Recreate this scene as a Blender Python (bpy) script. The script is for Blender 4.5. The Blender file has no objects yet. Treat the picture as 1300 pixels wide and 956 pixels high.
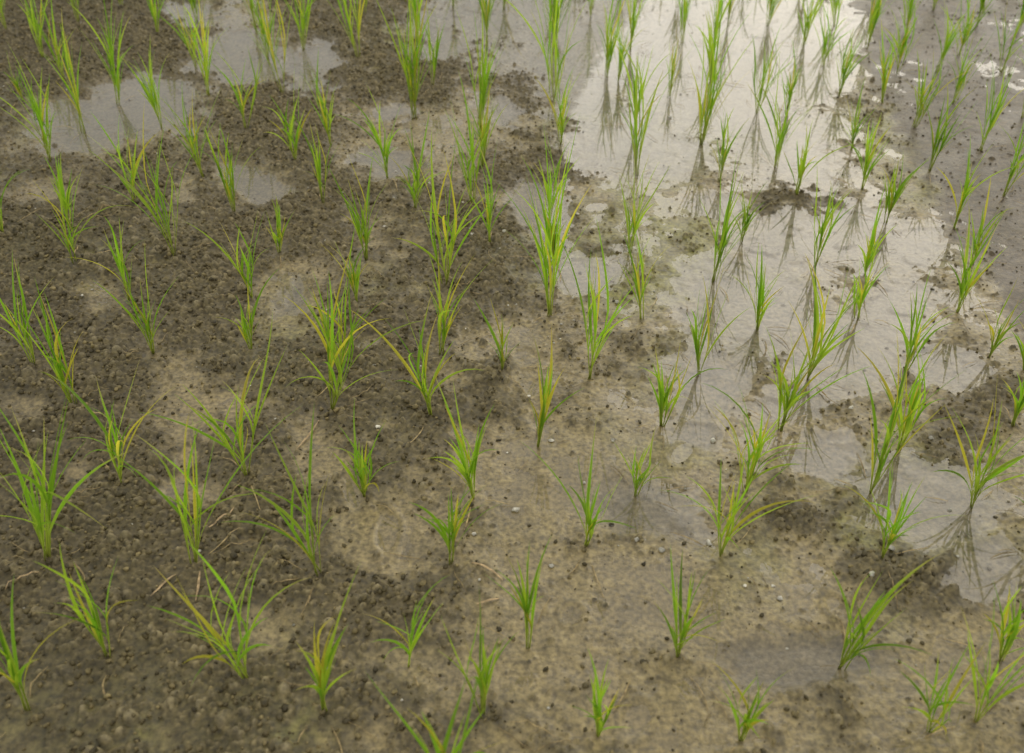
import bpy, bmesh, math, random
import numpy as np
from mathutils import Vector
R = np.random.RandomState(7)
random.seed(7)
scene = bpy.context.scene
scene.view_settings.view_transform = 'Standard'
scene.view_settings.look = 'None'
scene.view_settings.exposure = 0
scene.view_settings.gamma = 1

# ---------------------------------------------------------------- survey geometry
CH, PITCH, F = 1.41, math.radians(36.6), 1264.0
cp, sp = math.cos(PITCH), math.sin(PITCH)

def to_plan(X, Y):
    Yc = np.maximum(Y, -0.5)
    z = Yc*cp + CH*sp
    return 650 + F*X/z, 433 - F*(Yc*sp - CH*cp)/z

def to_ground(u, v):
    a = (u-650)/F; b = (433-v)/F
    z = CH/(sp - b*cp)
    return a*z, z*(cp + b*sp), z

# ---------------------------------------------------------------- noise
_lat = {}
def vnoise(x, y, s, seed):
    if seed not in _lat:
        _lat[seed] = np.random.RandomState(seed+100).rand(256, 256)*2-1
    L = _lat[seed]
    x = x/s + seed*3.7; y = y/s + seed*1.3
    xi = np.floor(x).astype(np.int64); yi = np.floor(y).astype(np.int64)
    fx = x-xi; fy = y-yi
    fx = fx*fx*(3-2*fx); fy = fy*fy*(3-2*fy)
    x0 = xi & 255; x1 = (xi+1) & 255; y0 = yi & 255; y1 = (yi+1) & 255
    return (L[x0, y0]*(1-fx)+L[x1, y0]*fx)*(1-fy) + (L[x0, y1]*(1-fx)+L[x1, y1]*fx)*fy

def fbm(x, y, s, seed, o=3):
    r = 0; a = 1; t = 0
    c, sn = math.cos(.6), math.sin(.6)
    for i in range(o):
        r = r + a*vnoise(x, y, s, seed+i); t += a
        a *= .55; s *= .48
        x, y = x*c-y*sn, x*sn+y*c
    return r/t

def sstep(a, b, x):
    t = np.clip((x-a)/(b-a), 0, 1); return t*t*(3-2*t)

# ---------------------------------------------------------------- region map (plan of the paddy)
CLOD = [(60,45,110,60,.5),(180,40,60,40,.3),(480,105,70,35,.55),(650,75,60,25,.3),(330,150,90,35,.8),(380,250,80,40,.8),
 (200,225,60,40,.7),(60,330,90,90,.4),(250,360,90,70,.4),(600,325,90,55,.5),(700,215,50,28,1.0),(560,90,50,25,.5),
 (1010,258,60,22,.8),(100,700,170,170,.4),(420,770,230,40,.6),(530,560,90,70,.35),(1140,745,110,48,.9),(1230,540,70,60,.5),
 (790,460,90,40,.35),(1010,640,70,40,.35),(60,470,90,70,.4),(440,440,80,60,.4),(660,400,60,40,.3),(730,740,70,30,.3),(400,60,50,60,.3),
 (180,560,60,60,.3),(340,650,90,50,.4),(620,480,50,40,.3),(1040,460,30,20,.3),(560,20,30,20,.3),(700,110,40,25,.5),(780,540,60,30,.3),(900,640,60,30,.25)]
WATER = [(150,150,150,40),(310,72,85,55),(400,95,55,48),(200,120,75,34),(850,60,300,95),(620,18,140,45),(800,185,110,58),(1000,190,100,70),
 (900,130,150,55),(690,270,45,66),(750,345,72,36),(1150,312,85,46),(960,380,120,85),(900,480,60,70),(1080,450,100,65),(830,645,85,46),
 (1180,640,110,75),(1250,725,70,46),(1060,585,60,30),(1020,835,120,40),(490,205,60,26),(492,140,34,20),(325,225,48,28),(362,372,30,36),
 (1080,300,80,70),(1000,300,80,50),(1010,60,90,100),(560,60,60,22),(740,130,60,50),(1100,20,70,70),(1140,400,80,60),(900,260,70,24),(1200,470,60,40),(1010,520,70,30),
 (240,15,50,20),(640,140,40,24),(900,560,40,20)]
TAN = [(230,525,54,68),(490,690,88,66),(640,580,76,40),(410,575,44,46),(350,800,66,40),(125,380,34,28),(365,372,52,58),(320,228,62,38),
 (490,205,72,38),(490,140,48,30),(150,160,150,50),(820,760,220,80),(740,620,130,60),(880,250,90,40),(1000,560,80,30),(860,560,110,65),(700,480,60,30),
 (660,440,70,24),(560,180,70,50),(60,240,60,26),(235,245,28,38),(600,850,120,30),(300,520,32,22),(30,520,32,20),(240,620,46,22),(110,600,30,20),(300,20,60,20)]

def region(X, Y):
    u, v = to_plan(X, Y)
    u = u + 34*fbm(X, Y, .22, 1, 3) + 16*fbm(X, Y, .05, 5, 2)
    v = v + 24*fbm(X, Y, .22, 9, 3) + 10*fbm(X, Y, .05, 14, 2)
    S = .58*(1-sstep(330, 800, u + .12*(v-433))) + .15
    for (a, b, rx, ry, k) in CLOD:
        S = S + k*np.exp(-(((u-a)/rx)**2+((v-b)/ry)**2)**1.3)
    W = np.zeros_like(S); T = np.zeros_like(S)
    for (a, b, rx, ry) in WATER:
        W = np.maximum(W, np.exp(-(((u-a)/rx)**2+((v-b)/ry)**2)**1.25))
    for (a, b, rx, ry) in TAN:
        T = np.maximum(T, np.exp(-(((u-a)/rx)**2+((v-b)/ry)**2)**1.4))
    n3 = fbm(X, Y, .07, 25, 3)
    W = sstep(.26, .95, W + .18*n3 + .12*fbm(X, Y, .018, 28, 2))
    T = np.clip(T + .35*n3*T, 0, 1)
    S = S + .62*fbm(X, Y, .13, 20, 3) + .42*fbm(X, Y, .04, 47, 2)
    S = np.clip(S*(1-.92*T)*(1-.9*W), 0, 1)
    ub = np.interp(v, [-300, 0, 100, 200, 300, 400, 480, 520, 700], [1040, 1085, 1105, 1145, 1210, 1275, 1315, 1500, 4000])
    D = sstep(-14, 20, u-ub)
    W = W*(1-.97*D); S = S*(1-.75*D)
    n1 = fbm(X, Y, .30, 30, 2); n2 = fbm(X, Y, .055, 34, 3)
    base = .45 + 10.0*S + .9*n1 + 2.0*n2*(1-.5*T)
    base = base - .75*T*(1-W) - 8*W
    base = base*(1-D) + D*(1.9 + 2.4*n1 + 2.4*n2 + 3*S)
    return base*.001, S, W, T, D, u, v

# ---------------------------------------------------------------- ground sheet
d = .0033
gx = np.arange(-2.62, 2.62, d); gy = np.arange(.70, 4.75, d)
o = .02*1.22**np.arange(0, 42); o = np.cumsum(o)
xs = np.concatenate([(gx[0]-o)[::-1], gx, gx[-1]+o])
ys = np.concatenate([(gy[0]-o[:28])[::-1], gy, gy[-1]+o])
ox, oy = len(o), 28
nx, ny = len(xs), len(ys)
X, Y = np.meshgrid(xs, ys, indexing='ij')
base, S, W, T, D, U, V = region(X, Y)

# heel / hand dents pressed into the mud between the rows
RD = np.random.RandomState(31)
for k in range(130):
    cx, cy = RD.uniform(-2.3, 2.3), RD.uniform(.85, 4.5)
    ra, rb = RD.uniform(.02, .05), RD.uniform(.016, .03); an = RD.rand()*3.14
    i0 = int((cx-.12-gx[0])/d)+ox; i1 = int((cx+.12-gx[0])/d)+ox; j0 = int((cy-.12-gy[0])/d)+oy; j1 = int((cy+.12-gy[0])/d)+oy
    i0 = max(i0, ox); i1 = min(i1, ox+len(gx)-1); j0 = max(j0, oy); j1 = min(j1, oy+len(gy)-1)
    sl = (slice(i0, i1), slice(j0, j1))
    dx = X[sl]-cx; dy = Y[sl]-cy
    q = np.sqrt(((dx*math.cos(an)+dy*math.sin(an))/ra)**2 + ((-dx*math.sin(an)+dy*math.cos(an))/rb)**2)
    q = q*(1+.28*fbm(X[sl], Y[sl], .03, 90, 2))
    g = sstep(1.15, .65, q)*RD.uniform(.6, 1)*(1-D[sl])
    rim = np.exp(-((q-1.3)/.25)**2)*(1-W[sl])*(1-D[sl])
    base[sl] = base[sl]*(1-g) - .0010*g + .0022*rim
    S[sl] = np.clip(S[sl]*(1-.9*g) + .12*rim, 0, 1)
    T[sl] = np.maximum(T[sl], g*.7)

N = 250000
px = R.uniform(gx[0]+.03, gx[-1]-.03, N); py = R.uniform(gy[0]+.03, gy[-1]-.03, N)
ii = ((px-gx[0])/d).astype(int)+ox; jj = ((py-gy[0])/d).astype(int)+oy
cl = fbm(px, py, .035, 40, 2)
prob = np.clip(S[ii, jj]*.95 + .6*cl*(S[ii, jj]+.15) - .06, .028, 1)*(1-.9*W[ii, jj])
keep = R.rand(N) < prob
px, py, ii, jj = px[keep], py[keep], ii[keep], jj[keep]
n = len(px)
r = .0033 + .0036*R.rand(n)**2.2 + .008*(R.rand(n) < .04)*R.rand(n)
r *= .75+.4*np.clip(S[ii, jj], 0, 1)
ang = R.rand(n)*np.pi; asp = R.uniform(.55, 1, n); hh = R.uniform(.5, 1.7, n)
B = np.zeros((nx, ny))
ca, sa = np.cos(ang), np.sin(ang)
for a in range(-4, 5):
    for b in range(-4, 5):
        I = ii+a; J = jj+b
        dx = xs[I]-px; dy = ys[J]-py
        q = ((dx*ca+dy*sa)/r)**2 + ((-dx*sa+dy*ca)/(r*asp))**2
        m = q < 1
        val = r[m]*hh[m]*np.sqrt(1-q[m])
        np.maximum.at(B, (I[m], J[m]), val)
fine = vnoise(X, Y, .008, 50)*.0014*np.clip(S+.12, 0, 1)
H = base + B + fine
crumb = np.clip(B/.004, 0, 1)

def mixc(a, b, t): return a*(1-t[..., None]) + b*t[..., None]
C = lambda *c: np.array(c)
nA = fbm(X, Y, .45, 60, 3); nB = fbm(X, Y, .09, 64, 3); nC = fbm(X, Y, .02, 68, 2)
col = np.ones((nx, ny, 3))*C(.245, .188, .080)
col = mixc(col, C(.195, .188, .036), np.clip(sstep(-.05, .5, nA+.5*nB)*.78, 0, 1))
col = mixc(col, C(.155, .120, .052), sstep(-.1, .5, nB)*.6)
col = mixc(col, C(.270, .208, .103), T*.5)
col = mixc(col, C(.096, .074, .030), sstep(.18, .68, S)*.85)  # wet gaps between clods, darkened in colour to add shading contrast
col = mixc(col, C(.175, .137, .061), crumb*np.clip(S*1.5-.1, 0, .8))  # drier crumb tops, coloured lighter so the relief looks more shaded
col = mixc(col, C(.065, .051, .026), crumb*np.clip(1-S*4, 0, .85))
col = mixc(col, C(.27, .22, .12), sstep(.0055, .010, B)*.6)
col = mixc(col, C(.155, .126, .076), W*.9)
col = mixc(col, C(.085, .060, .027), D*.95)
col *= (1-.20*sstep(350, -50, U))[..., None]
col *= (1+.30*nC+.18*nB)[..., None]
col = np.clip(col, .01, 1)
wet = np.clip(.36 - .12*sstep(.004, -.001, H) + .27*S + .1*crumb + .12*D, .22, .8)

verts = np.stack([X, Y, H], -1).reshape(-1, 3).astype(np.float32)
idx = np.arange(nx*ny).reshape(nx, ny)
quads = np.stack([idx[:-1, :-1], idx[1:, :-1], idx[1:, 1:], idx[:-1, 1:]], -1).reshape(-1).astype(np.int32)

def make_mesh(name, verts, faces_flat, k, col=None, mat=None, smooth=True):
    me = bpy.data.meshes.new(name)
    nf = len(faces_flat)//k
    me.vertices.add(len(verts)); me.vertices.foreach_set('co', np.ascontiguousarray(verts, dtype=np.float32).ravel())
    me.loops.add(len(faces_flat)); me.loops.foreach_set('vertex_index', np.ascontiguousarray(faces_flat, dtype=np.int32))
    me.polygons.add(nf); me.polygons.foreach_set('loop_start', np.arange(0, nf*k, k, dtype=np.int32))
    me.polygons.foreach_set('loop_total', np.full(nf, k, dtype=np.int32))
    me.polygons.foreach_set('use_smooth', np.full(nf, smooth, dtype=bool))
    me.update(calc_edges=True)
    if col is not None:
        at = me.color_attributes.new('tint', 'FLOAT_COLOR', 'POINT')
        at.data.foreach_set('color', np.ascontiguousarray(col, dtype=np.float32).ravel())
    ob = bpy.data.objects.new(name, me); scene.collection.objects.link(ob)
    if mat: me.materials.append(mat)
    return ob

# ---------------------------------------------------------------- materials
def newmat(name):
    m = bpy.data.materials.new(name); m.use_nodes = True
    nt = m.node_tree; nt.nodes.clear()
    return m, nt, nt.nodes.new('ShaderNodeOutputMaterial')
def nd(nt, t, **k):
    x = nt.nodes.new(t)
    for a, b in k.items(): setattr(x, a, b)
    return x

def soil_mat(name, spec=.5, bump=.35):
    m, nt, out = newmat(name); L = nt.links.new
    at = nd(nt, 'ShaderNodeAttribute', attribute_name='tint')
    geo = nd(nt, 'ShaderNodeTexCoord')
    n1 = nd(nt, 'ShaderNodeTexNoise'); n1.inputs['Scale'].default_value = 420; n1.inputs['Detail'].default_value = 3
    n2 = nd(nt, 'ShaderNodeTexNoise'); n2.inputs['Scale'].default_value = 110; n2.inputs['Detail'].default_value = 5
    L(geo.outputs['Object'], n1.inputs['Vector']); L(geo.outputs['Object'], n2.inputs['Vector'])
    mr = nd(nt, 'ShaderNodeMapRange'); mr.inputs[1].default_value = .32; mr.inputs[2].default_value = .68; mr.inputs[3].default_value = .52; mr.inputs[4].default_value = 1.48
    L(n2.outputs['Fac'], mr.inputs[0])
    mx = nd(nt, 'ShaderNodeVectorMath', operation='SCALE'); L(at.outputs['Color'], mx.inputs[0]); L(mr.outputs[0], mx.inputs['Scale'])
    p = nd(nt, 'ShaderNodeBsdfPrincipled')
    L(mx.outputs[0], p.inputs['Base Color']); L(at.outputs['Alpha'], p.inputs['Roughness'])
    p.inputs['Specular IOR Level'].default_value = spec
    ad = nd(nt, 'ShaderNodeMath', operation='ADD'); L(n1.outputs['Fac'], ad.inputs[0]); L(n2.outputs['Fac'], ad.inputs[1])
    b = nd(nt, 'ShaderNodeBump'); b.inputs['Strength'].default_value = bump; b.inputs['Distance'].default_value = .003
    L(ad.outputs[0], b.inputs['Height']); L(b.outputs[0], p.inputs['Normal'])
    L(p.outputs[0], out.inputs[0])
    return m
mud = soil_mat('wet_mud', .6, .3)
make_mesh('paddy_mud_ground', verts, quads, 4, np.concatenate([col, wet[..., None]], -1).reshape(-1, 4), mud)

# water
m, nt, out = newmat('shallow_muddy_water'); L = nt.links.new
tc = nd(nt, 'ShaderNodeTexCoord')
nz = nd(nt, 'ShaderNodeTexNoise'); nz.inputs['Scale'].default_value = 9; nz.inputs['Detail'].default_value = 2
L(tc.outputs['Object'], nz.inputs['Vector'])
bp = nd(nt, 'ShaderNodeBump'); bp.inputs['Strength'].default_value = .05; bp.inputs['Distance'].default_value = .01
L(nz.outputs['Fac'], bp.inputs['Height'])
fr = nd(nt, 'ShaderNodeFresnel'); fr.inputs['IOR'].default_value = 1.52; L(bp.outputs[0], fr.inputs['Normal'])
gg = nd(nt, 'ShaderNodeNewGeometry')
inv = nd(nt, 'ShaderNodeMath', operation='SUBTRACT'); inv.inputs[0].default_value = 1; L(gg.outputs['Backfacing'], inv.inputs[1])
ff = nd(nt, 'ShaderNodeMath', operation='MULTIPLY'); L(fr.outputs[0], ff.inputs[0]); L(inv.outputs[0], ff.inputs[1])
gl = nd(nt, 'ShaderNodeBsdfGlossy'); gl.inputs['Roughness'].default_value = .03; L(bp.outputs[0], gl.inputs['Normal'])
tr = nd(nt, 'ShaderNodeBsdfTransparent'); tr.inputs[0].default_value = (.98, .97, .94, 1)
df = nd(nt, 'ShaderNodeBsdfDiffuse'); df.inputs[0].default_value = (.19, .155, .088, 1)
m1 = nd(nt, 'ShaderNodeMixShader'); m1.inputs[0].default_value = .12; L(tr.outputs[0], m1.inputs[1]); L(df.outputs[0], m1.inputs[2])
m2 = nd(nt, 'ShaderNodeMixShader'); L(ff.outputs[0], m2.inputs[0]); L(m1.outputs[0], m2.inputs[1]); L(gl.outputs[0], m2.inputs[2])
L(m2.outputs[0], out.inputs[0])
make_mesh('shallow_water', np.array([[-80, -5, 0], [80, -5, 0], [80, 90, 0], [-80, 90, 0]], float), np.array([0, 1, 2, 3]), 4, None, m, False)

# ---------------------------------------------------------------- height lookup
def ground_z(x, y):
    i = np.clip(np.searchsorted(xs, x), 0, nx-1); j = np.clip(np.searchsorted(ys, y), 0, ny-1)
    return H[i, j], S[i, j], W[i, j]

# ---------------------------------------------------------------- loose clods
def ico(sub):
    bm = bmesh.new(); bmesh.ops.create_icosphere(bm, subdivisions=sub, radius=1)
    bm.verts.ensure_lookup_table()
    a = np.array([v.co[:] for v in bm.verts]); b = np.array([[v.index for v in f.verts] for f in bm.faces]); bm.free()
    return a, b
def scatter(name, pts, rad, colors, flat, mat, rough=.75, sink=.25, sub=1, jit=.28, smooth=True):
    iv, iff = ico(sub)
    nV = len(iv); n = len(pts)
    var = np.stack([iv*(1+jit*np.random.RandomState(s).randn(nV, 1).clip(-1.4, 1.4)) for s in range(40)])
    q = var[np.arange(n) % 40]*(R.uniform(.65, 1.2, (n, 1, 3))*np.asarray(rad)[:, None, None])*np.array([1, 1, flat])
    a = R.rand(n)*6.28; c, s = np.cos(a)[:, None], np.sin(a)[:, None]
    A = np.stack([q[..., 0]*c-q[..., 1]*s + pts[:, 0:1], q[..., 0]*s+q[..., 1]*c + pts[:, 1:2], q[..., 2] + pts[:, 2:3] + (np.asarray(rad)*sink)[:, None]], -1)
    fc = (iff[None]+(np.arange(n)*nV)[:, None, None]).reshape(-1)
    cc = np.repeat(np.concatenate([colors, np.full((n, 1), rough)], 1), nV, 0)
    return make_mesh(name, A.reshape(-1, 3), fc, 3, cc, mat, smooth)
M = 300000
qx = R.uniform(-2.5, 2.5, M); qy = R.uniform(.75, 4.6, M)
gz, gs, gw = ground_z(qx, qy)
cl = fbm(qx, qy, .03, 80, 2)
kp = R.rand(M) < np.clip(gs*.42+.6*cl*gs+.018, 0, 1)*(1-.85*gw)
qx, qy, gz, gs = qx[kp], qy[kp], gz[kp], gs[kp]; n = len(qx)
nclod = n
tn = R.uniform(.4, 1.3, (n, 1)) + (R.rand(n, 1) < .2)*.7
tn *= (.6+.4*np.clip(gs*4, 0, 1))[:, None]
scatter('soil_clods', np.stack([qx, qy, gz], 1), (.0014+.0056*R.rand(n)**2.8)*(.7+.4*gs), C(.142, .111, .049)*tn, .85, soil_mat('crumbly_soil', .4, .3), .6)

# pale snail shells / grit
WH = [(602,680),(475,470),(600,302),(778,560),(808,688),(700,720),(727,382),(783,385),(733,275),(640,265),(497,160),(925,150),(905,560),
      (655,648),(420,255),(640,180),(560,320),(850,150),(1080,520),(700,560),(1130,700),(945,745),(1105,735),(545,235),(870,620),(770,335),
      (480,545),(840,700),(990,760),(900,690),(640,300),(590,225),(812,250),(500,255),(350,170),(990,480),(1180,560)]
pts = []; rd = []
for (a, b) in WH:
    x, y, z = to_ground(a, b); pts.append((x, y, max(0, float(ground_z(x, y)[0])))); rd.append(random.uniform(.004, .0068))
for k in range(420):
    x = R.uniform(-2, 2.2); y = R.uniform(.9, 4.4); pts.append((x, y, max(0, float(ground_z(x, y)[0])))); rd.append(random.uniform(.0014, .0036))
pts = np.array(pts); n = len(pts)
scatter('pale_pebbles', pts, np.array(rd), C(.64, .60, .50)*R.uniform(.5, 1.1, (n, 1)), .7, soil_mat('pale_grit', .4, .1), .5, .4, 2, .20)

# ---------------------------------------------------------------- rice seedlings
PL = [
 (35,905,120,.7),(140,838,110,.8),(315,866,130,.95),(412,905,120,.6),(520,845,92,1.0),(670,825,105,.35),(612,912,100,.5),(860,836,92,.7),
 (1068,846,110,.7),(1270,838,90,.5),(1238,915,120,.4),(1180,930,80,.7),(760,935,80,.6),(940,940,80,.6),
 (62,715,135,.95),(248,722,150,.9),(405,736,125,.8),(572,716,98,.5),(745,696,100,.55),(915,706,105,.8),(1118,712,90,.7),(1318,700,100,.8),
 (155,617,95,.95),(315,610,110,.95),(462,632,75,.7),(600,633,95,.45),(808,627,62,.6),(948,626,125,.75),(1105,624,135,.45),(1235,641,95,.7),(1142,570,110,.5),
 (95,520,92,.6),(195,452,95,.5),(45,467,95,.6),(420,526,135,.8),(548,532,105,.8),(683,566,95,.35),(840,541,75,.5),(990,546,95,.55),(1025,478,125,.5),
 (1148,472,85,.5),(1285,543,70,.6),(320,446,60,.7),(432,474,95,.55),(560,452,100,.45),(638,472,62,.5),(747,482,140,.65),(887,472,95,.45),(962,416,75,.5),
 (1088,402,70,.5),(1216,396,85,.4),(1256,455,65,.6),(1300,470,50,.6),
 (95,337,82,.8),(165,382,80,.6),(222,330,120,.4),(320,382,78,.7),(355,322,50,.7),(453,386,66,.5),(567,366,135,.6),(465,332,95,.4),
 (697,402,175,.25),(702,330,60,.2),(697,282,75,.5),(815,406,95,.55),(905,354,100,.35),(800,322,85,.6),(942,306,60,.5),(622,312,88,.5),(1035,337,85,.35),
 (1098,347,66,.3),(1125,282,66,.4),(1210,290,80,.4),(1235,336,66,.6),(1275,250,72,.6),(1180,217,75,.45),(1095,241,66,.4),(1010,251,66,.6),
 (985,212,95,.5),(912,232,66,.6),(890,182,120,.25),(808,222,115,.3),(712,182,66,.4),(600,262,90,.5),(527,267,75,.6),(492,227,75,.6),(410,262,75,.55),
 (375,207,75,.5),(298,272,85,.35),(258,227,82,.45),(172,262,80,.55),(65,207,92,.5),(88,290,66,.7),(5,300,70,.6),
 (105,167,95,.35),(150,132,95,.4),(205,162,70,.5),(265,122,85,.4),(313,167,66,.6),(360,122,110,.35),(420,187,75,.35),(455,77,95,.4),
 (525,152,125,.25),(610,165,105,.25),(612,213,70,.4),(703,127,115,.35),(770,97,80,.3),(808,162,82,.3),(960,142,75,.5),(1080,192,56,.5),
 (1120,132,66,.5),(1065,122,60,.4),(1245,192,85,.35),(1160,163,66,.6),(1210,132,70,.5),(1297,150,80,.5),
 (10,42,70,.5),(55,77,70,.4),(82,104,66,.5),(100,32,66,.4),(200,47,70,.5),(250,87,66,.5),(250,27,60,.3),(325,37,66,.4),(385,62,70,.4),(340,73,66,.4),
 (535,67,85,.3),(550,112,70,.4),(618,62,85,.3),(702,62,85,.3),(750,22,66,.4),(800,62,75,.35),(785,103,60,.4),(865,52,75,.35),(903,102,80,.35),(906,57,70,.3),
 (925,32,66,.4),(975,32,66,.3),(1020,57,66,.4),(1045,82,66,.5),(1060,32,60,.4),(1100,62,66,.4),(1140,92,60,.5),(1150,42,60,.4),(1190,92,66,.4),
 (1216,72,60,.5),(1240,32,60,.4),(1270,92,60,.5),(1292,42,66,.4),(465,20,60,.4),(515,5,60,.4),(575,8,60,.3),(640,10,66,.3),(700,12,66,.3),(155,10,60,.4),
 (1020,5,60,.4),(1110,6,60,.4),(1185,14,60,.4),(860,8,60,.3),(30,130,40,.5),(1000,135,50,.4),(850,120,50,.3),
]
plants = []
for (a, b, h, s) in PL:
    x, y, z = to_ground(a, b)
    plants.append((x, y, h*z/(F*cp)*(1.27+.13*(b > 500)), s, 1))
# the crop continues outside the surveyed strip
for iy in range(0, 48):
    for ix in range(-30, 31):
        x = ix*.30 + R.uniform(-.05, .05) + .15*(iy % 2); y = -.6 + iy*.27 + R.uniform(-.05, .05)
        u, v = to_plan(np.array(x), np.array(y))
        if y > -.3 and -45 < u < 1345 and -4 < v < 960: continue
        if abs(x) < .5 and y < .75: continue
        if abs(x) > 3 + y*.6: continue
        plants.append((x, y, R.uniform(.24, .36), R.uniform(.3, .7), 0))

LV, LF, LC = [], [], []
vc = 0
NS = 11
tt = np.linspace(0, 1, NS)
def add_plant(x, y, H_, s, det):
    global vc
    z0 = float(ground_z(x, y)[0]); z0 = min(z0, .012) - .004
    til = R.randint(4, 7) if det else 4
    if s < .3: til += 3
    strips = []
    lean = R.normal(0, .03+.03*s, 2)
    for k in range(til):
        taz = R.rand()*6.28; tt_ = R.uniform(.02, .12+.28*s)
        td = np.array([math.sin(tt_)*math.cos(taz)+lean[0], math.sin(tt_)*math.sin(taz)+lean[1], math.cos(tt_)])
        td /= np.linalg.norm(td)
        root = np.array([R.normal(0, .007), R.normal(0, .007), 0])
        tl = R.uniform(.6, 1.0)
        nl = R.randint(3, 5) if det else 3
        for q in range(nl):
            b = .12 + .42*(q+R.uniform(-.3, .3))/nl
            b = max(.08, b)
            az = taz + q*math.pi + R.normal(0, .6)
            th = R.uniform(.04, .18) + s*R.uniform(.02, .55)
            bend = R.uniform(.05, .4) + s*R.uniform(.0, 1.0)**2*1.6
            if q == nl-1: th *= .6; bend *= .45
            Lr = tl*R.uniform(.55, 1.0)*(1.05 if q == nl-1 else .95)
            kk = sstep(b, b+.12, tt)
            sx = np.clip((tt-b)/(1-b), 0, 1)
            thl = th + bend*sx**1.6
            wob = R.normal(0, .25)
            azs = az + wob*sx*2
            ld = np.stack([np.sin(thl)*np.cos(azs)+lean[0], np.sin(thl)*np.sin(azs)+lean[1], np.cos(thl)], 1)
            dr = td[None]*(1-kk[:, None]) + ld*kk[:, None]
            dr /= np.linalg.norm(dr, axis=1)[:, None]
            P = np.zeros((NS, 3)); P[0] = root
            P[1:] = root + np.cumsum((dr[1:]+dr[:-1])*.5*(Lr/(NS-1)), 0)
            strips.append((P, dr, az, b, Lr, q))
    tops = sorted([p[0][:, 2].max() for p in strips])
    sc = H_/(.6*tops[-1]+.4*tops[-3])
    plantone = R.uniform(.85, 1.15); yel = R.uniform(0, 1)
    for (P, dr, az, b, Lr, q) in strips:
        P = P*sc
        P[:, 2] = np.maximum(P[:, 2], .003*np.linspace(0, 1, NS))
        w0 = R.uniform(.0038, .0070)*(.8+.35*min(1, H_/.28))*.5
        sx = np.clip((tt-b)/(1-b), 0, 1)
        prof = np.where(tt < b, .36, .36+.64*np.sin(np.clip(sx*1.9, 0, 1)*math.pi/2))
        prof = prof*np.clip((1-tt)/.5, 0, 1)**.85
        wd = w0*prof
        tw = R.normal(0, .5) + R.normal(0, .7)*sx
        h1 = np.array([-math.sin(az), math.cos(az), 0.])
        side = h1[None] - dr*(dr@h1)[:, None]; side /= np.linalg.norm(side, axis=1)[:, None]
        nrm = np.cross(dr, side)
        sd = side*np.cos(tw)[:, None] + nrm*np.sin(tw)[:, None]
        nn = np.cross(dr, sd)
        Lp = P - sd*wd[:, None] + nn*(wd*.45)[:, None]; Rp = P + sd*wd[:, None] + nn*(wd*.45)[:, None]
        V_ = np.stack([Lp, P, Rp], 1)
        V_ = V_ + np.array([x, y, z0])
        LV.append(V_.reshape(-1, 3))
        i0 = vc + np.arange(NS-1)*3
        f = np.concatenate([np.stack([i0, i0+1, i0+4, i0+3], 1), np.stack([i0+1, i0+2, i0+5, i0+4], 1)])
        LF.append(f); vc += NS*3
        g = C(.205, .385, .026)*R.uniform(.65, 1.2)
        if R.rand() < .07+.16*yel: g = C(.50, .46, .055)*R.uniform(.8, 1.1)
        elif R.rand() < .4: g = C(.32, .46, .040)
        basec = C(.35, .41, .08)
        c = mixc(np.ones((NS, 3))*basec, g, sstep(.1, .45, tt))
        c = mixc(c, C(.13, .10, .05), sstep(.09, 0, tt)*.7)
        if R.rand() < .18: c = mixc(c, C(.48, .37, .14), sstep(.7, 1, tt)*.8)
        c = c*plantone
        cc = np.repeat(c, 3, 0); cc = cc*np.tile([1, .86, 1], NS)[:, None]
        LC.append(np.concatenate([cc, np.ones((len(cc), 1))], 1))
for p in plants: add_plant(*p)

m, nt, out = newmat('rice_leaf'); L = nt.links.new
at = nd(nt, 'ShaderNodeAttribute', attribute_name='tint')
p = nd(nt, 'ShaderNodeBsdfPrincipled'); L(at.outputs['Color'], p.inputs['Base Color']); p.inputs['Roughness'].default_value = .45
p.inputs['Specular IOR Level'].default_value = .4
tl = nd(nt, 'ShaderNodeBsdfTranslucent')
sc_ = nd(nt, 'ShaderNodeMix', data_type='RGBA', blend_type='MULTIPLY'); sc_.inputs[0].default_value = 1
L(at.outputs['Color'], sc_.inputs[6]); sc_.inputs[7].default_value = (1.9, 1.9, 1.3, 1)
L(sc_.outputs[2], tl.inputs[0])
mx = nd(nt, 'ShaderNodeMixShader'); mx.inputs[0].default_value = .55; L(p.outputs[0], mx.inputs[1]); L(tl.outputs[0], mx.inputs[2])
L(mx.outputs[0], out.inputs[0])
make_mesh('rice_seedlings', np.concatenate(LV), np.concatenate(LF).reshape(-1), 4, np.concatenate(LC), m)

# ---------------------------------------------------------------- dry straw
SV, SF, SC = [], [], []; vc = 0
def straw(x, y, ang, ln, w, c):
    global vc
    t = np.linspace(0, 1, 7); cv = R.normal(0, .5)
    a = ang + cv*(t-.5)
    X_ = x + np.cumsum(np.cos(a))*ln/7; Y_ = y + np.cumsum(np.sin(a))*ln/7
    Z_ = np.maximum(ground_z(X_, Y_)[0], 0)+.002+.004*np.sin(t*3.14)
    pw = w*np.sin(np.clip(t, .08, .95)*math.pi)**.5
    P = np.stack([X_, Y_, Z_], 1); sd = np.stack([-np.sin(a), np.cos(a), 0*a], 1)
    up = np.array([0, 0, .0008])
    SV.append(np.stack([P-sd*pw[:, None], P+up, P+sd*pw[:, None]], 1).reshape(-1, 3))
    i0 = vc+np.arange(6)*3
    SF.append(np.concatenate([np.stack([i0, i0+1, i0+4, i0+3], 1), np.stack([i0+1, i0+2, i0+5, i0+4], 1)])); vc += 21
    SC.append(np.tile(np.append(c, .6), (21, 1)))
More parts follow.
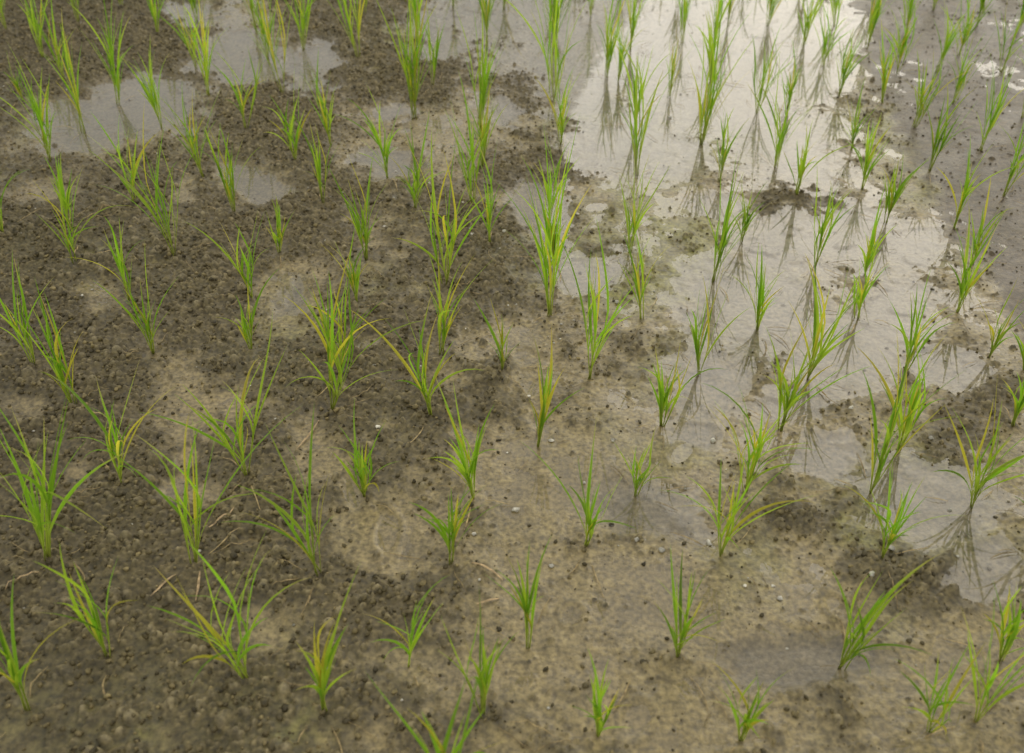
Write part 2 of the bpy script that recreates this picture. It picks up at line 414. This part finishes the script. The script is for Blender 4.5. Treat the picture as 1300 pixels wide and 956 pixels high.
for (a, b, h, s) in PL:
    x, y, z = to_ground(a, b)
    for k in range(R.randint(2, 5)):
        an = R.rand()*6.28; rr = R.uniform(.01, .04)
        straw(x+math.cos(an)*rr, y+math.sin(an)*rr, an, R.uniform(.03, .1), R.uniform(.0006, .0016), C(.38, .28, .13)*R.uniform(.5, 1.15))
for (u0, v0, an, ln) in [(408,530,-1.9,.11),(255,725,-1.4,.08),(230,730,-2.1,.07),(305,650,-2.3,.08),(600,770,.3,.05),(60,730,-2.4,.07),(585,715,-.5,.09)]:
    x, y, z = to_ground(u0, v0); straw(x, y, an, ln, .0022, C(.45, .32, .17))
for k in range(220):
    straw(R.uniform(-2, 2), R.uniform(.9, 4.4), R.rand()*6.28, R.uniform(.015, .05), R.uniform(.0005, .0011), C(.25, .19, .09)*R.uniform(.4, 1.3))
make_mesh('dry_straw', np.concatenate(SV), np.concatenate(SF).reshape(-1), 4, np.concatenate(SC), soil_mat('dry_straw', .3, .05))

# ---------------------------------------------------------------- light
EL, AZ = math.radians(29), math.radians(24)
sd = Vector((math.cos(EL)*math.sin(AZ), math.cos(EL)*math.cos(AZ), math.sin(EL)))
sun = bpy.data.lights.new('sun', 'SUN'); sun.energy = .55; sun.angle = math.radians(38); sun.color = (1, .94, .84)
so = bpy.data.objects.new('sun', sun); so.rotation_euler = sd.to_track_quat('Z', 'Y').to_euler(); so.location = sd*20; scene.collection.objects.link(so)
w = bpy.data.worlds.new('World'); scene.world = w; w.use_nodes = True
nt = w.node_tree; nt.nodes.clear(); L = nt.links.new
out = nd(nt, 'ShaderNodeOutputWorld'); bg = nd(nt, 'ShaderNodeBackground'); bg.inputs[1].default_value = .101
sky = nd(nt, 'ShaderNodeTexSky'); sky.sky_type = 'NISHITA'; sky.sun_disc = False; sky.sun_elevation = EL; sky.sun_rotation = AZ; sky.dust_density = 3
tc = nd(nt, 'ShaderNodeTexCoord')
nz = nd(nt, 'ShaderNodeTexNoise'); nz.inputs['Scale'].default_value = 3.2; nz.inputs['Detail'].default_value = 5; L(tc.outputs['Generated'], nz.inputs['Vector'])
mr = nd(nt, 'ShaderNodeMapRange'); mr.inputs[1].default_value = .3; mr.inputs[2].default_value = .7; mr.inputs[3].default_value = 6.5; mr.inputs[4].default_value = 12.5
L(nz.outputs['Fac'], mr.inputs[0])
dt = nd(nt, 'ShaderNodeVectorMath', operation='DOT_PRODUCT'); dt.inputs[1].default_value = sd; L(tc.outputs['Generated'], dt.inputs[0])
mxm = nd(nt, 'ShaderNodeMath', operation='MAXIMUM'); mxm.inputs[1].default_value = 0; L(dt.outputs['Value'], mxm.inputs[0])
pw = nd(nt, 'ShaderNodeMath', operation='POWER'); pw.inputs[1].default_value = 30; L(mxm.outputs[0], pw.inputs[0])
ml = nd(nt, 'ShaderNodeMath', operation='MULTIPLY_ADD'); ml.inputs[1].default_value = 7; L(pw.outputs[0], ml.inputs[0]); L(mr.outputs[0], ml.inputs[2])
cs = nd(nt, 'ShaderNodeVectorMath', operation='SCALE'); cs.inputs[0].default_value = (1, .98, .925); L(ml.outputs[0], cs.inputs['Scale'])
mx = nd(nt, 'ShaderNodeMix', data_type='RGBA'); mx.inputs[0].default_value = .88; L(sky.outputs[0], mx.inputs[6]); L(cs.outputs[0], mx.inputs[7])
L(mx.outputs[2], bg.inputs[0]); L(bg.outputs[0], out.inputs[0])

# ---------------------------------------------------------------- camera
cam = bpy.data.cameras.new('camera'); co = bpy.data.objects.new('camera', cam); scene.collection.objects.link(co)
co.location = (0, 0, CH); co.rotation_euler = (math.pi/2-PITCH, 0, 0)
cam.sensor_width = 36; cam.lens = 35; cam.shift_y = -45/1300; cam.clip_start = .05; cam.clip_end = 2000
cam.dof.use_dof = True; cam.dof.focus_distance = 2.2; cam.dof.aperture_fstop = 3.4
scene.camera = co
print('clods', nclod, 'plants', len(plants))
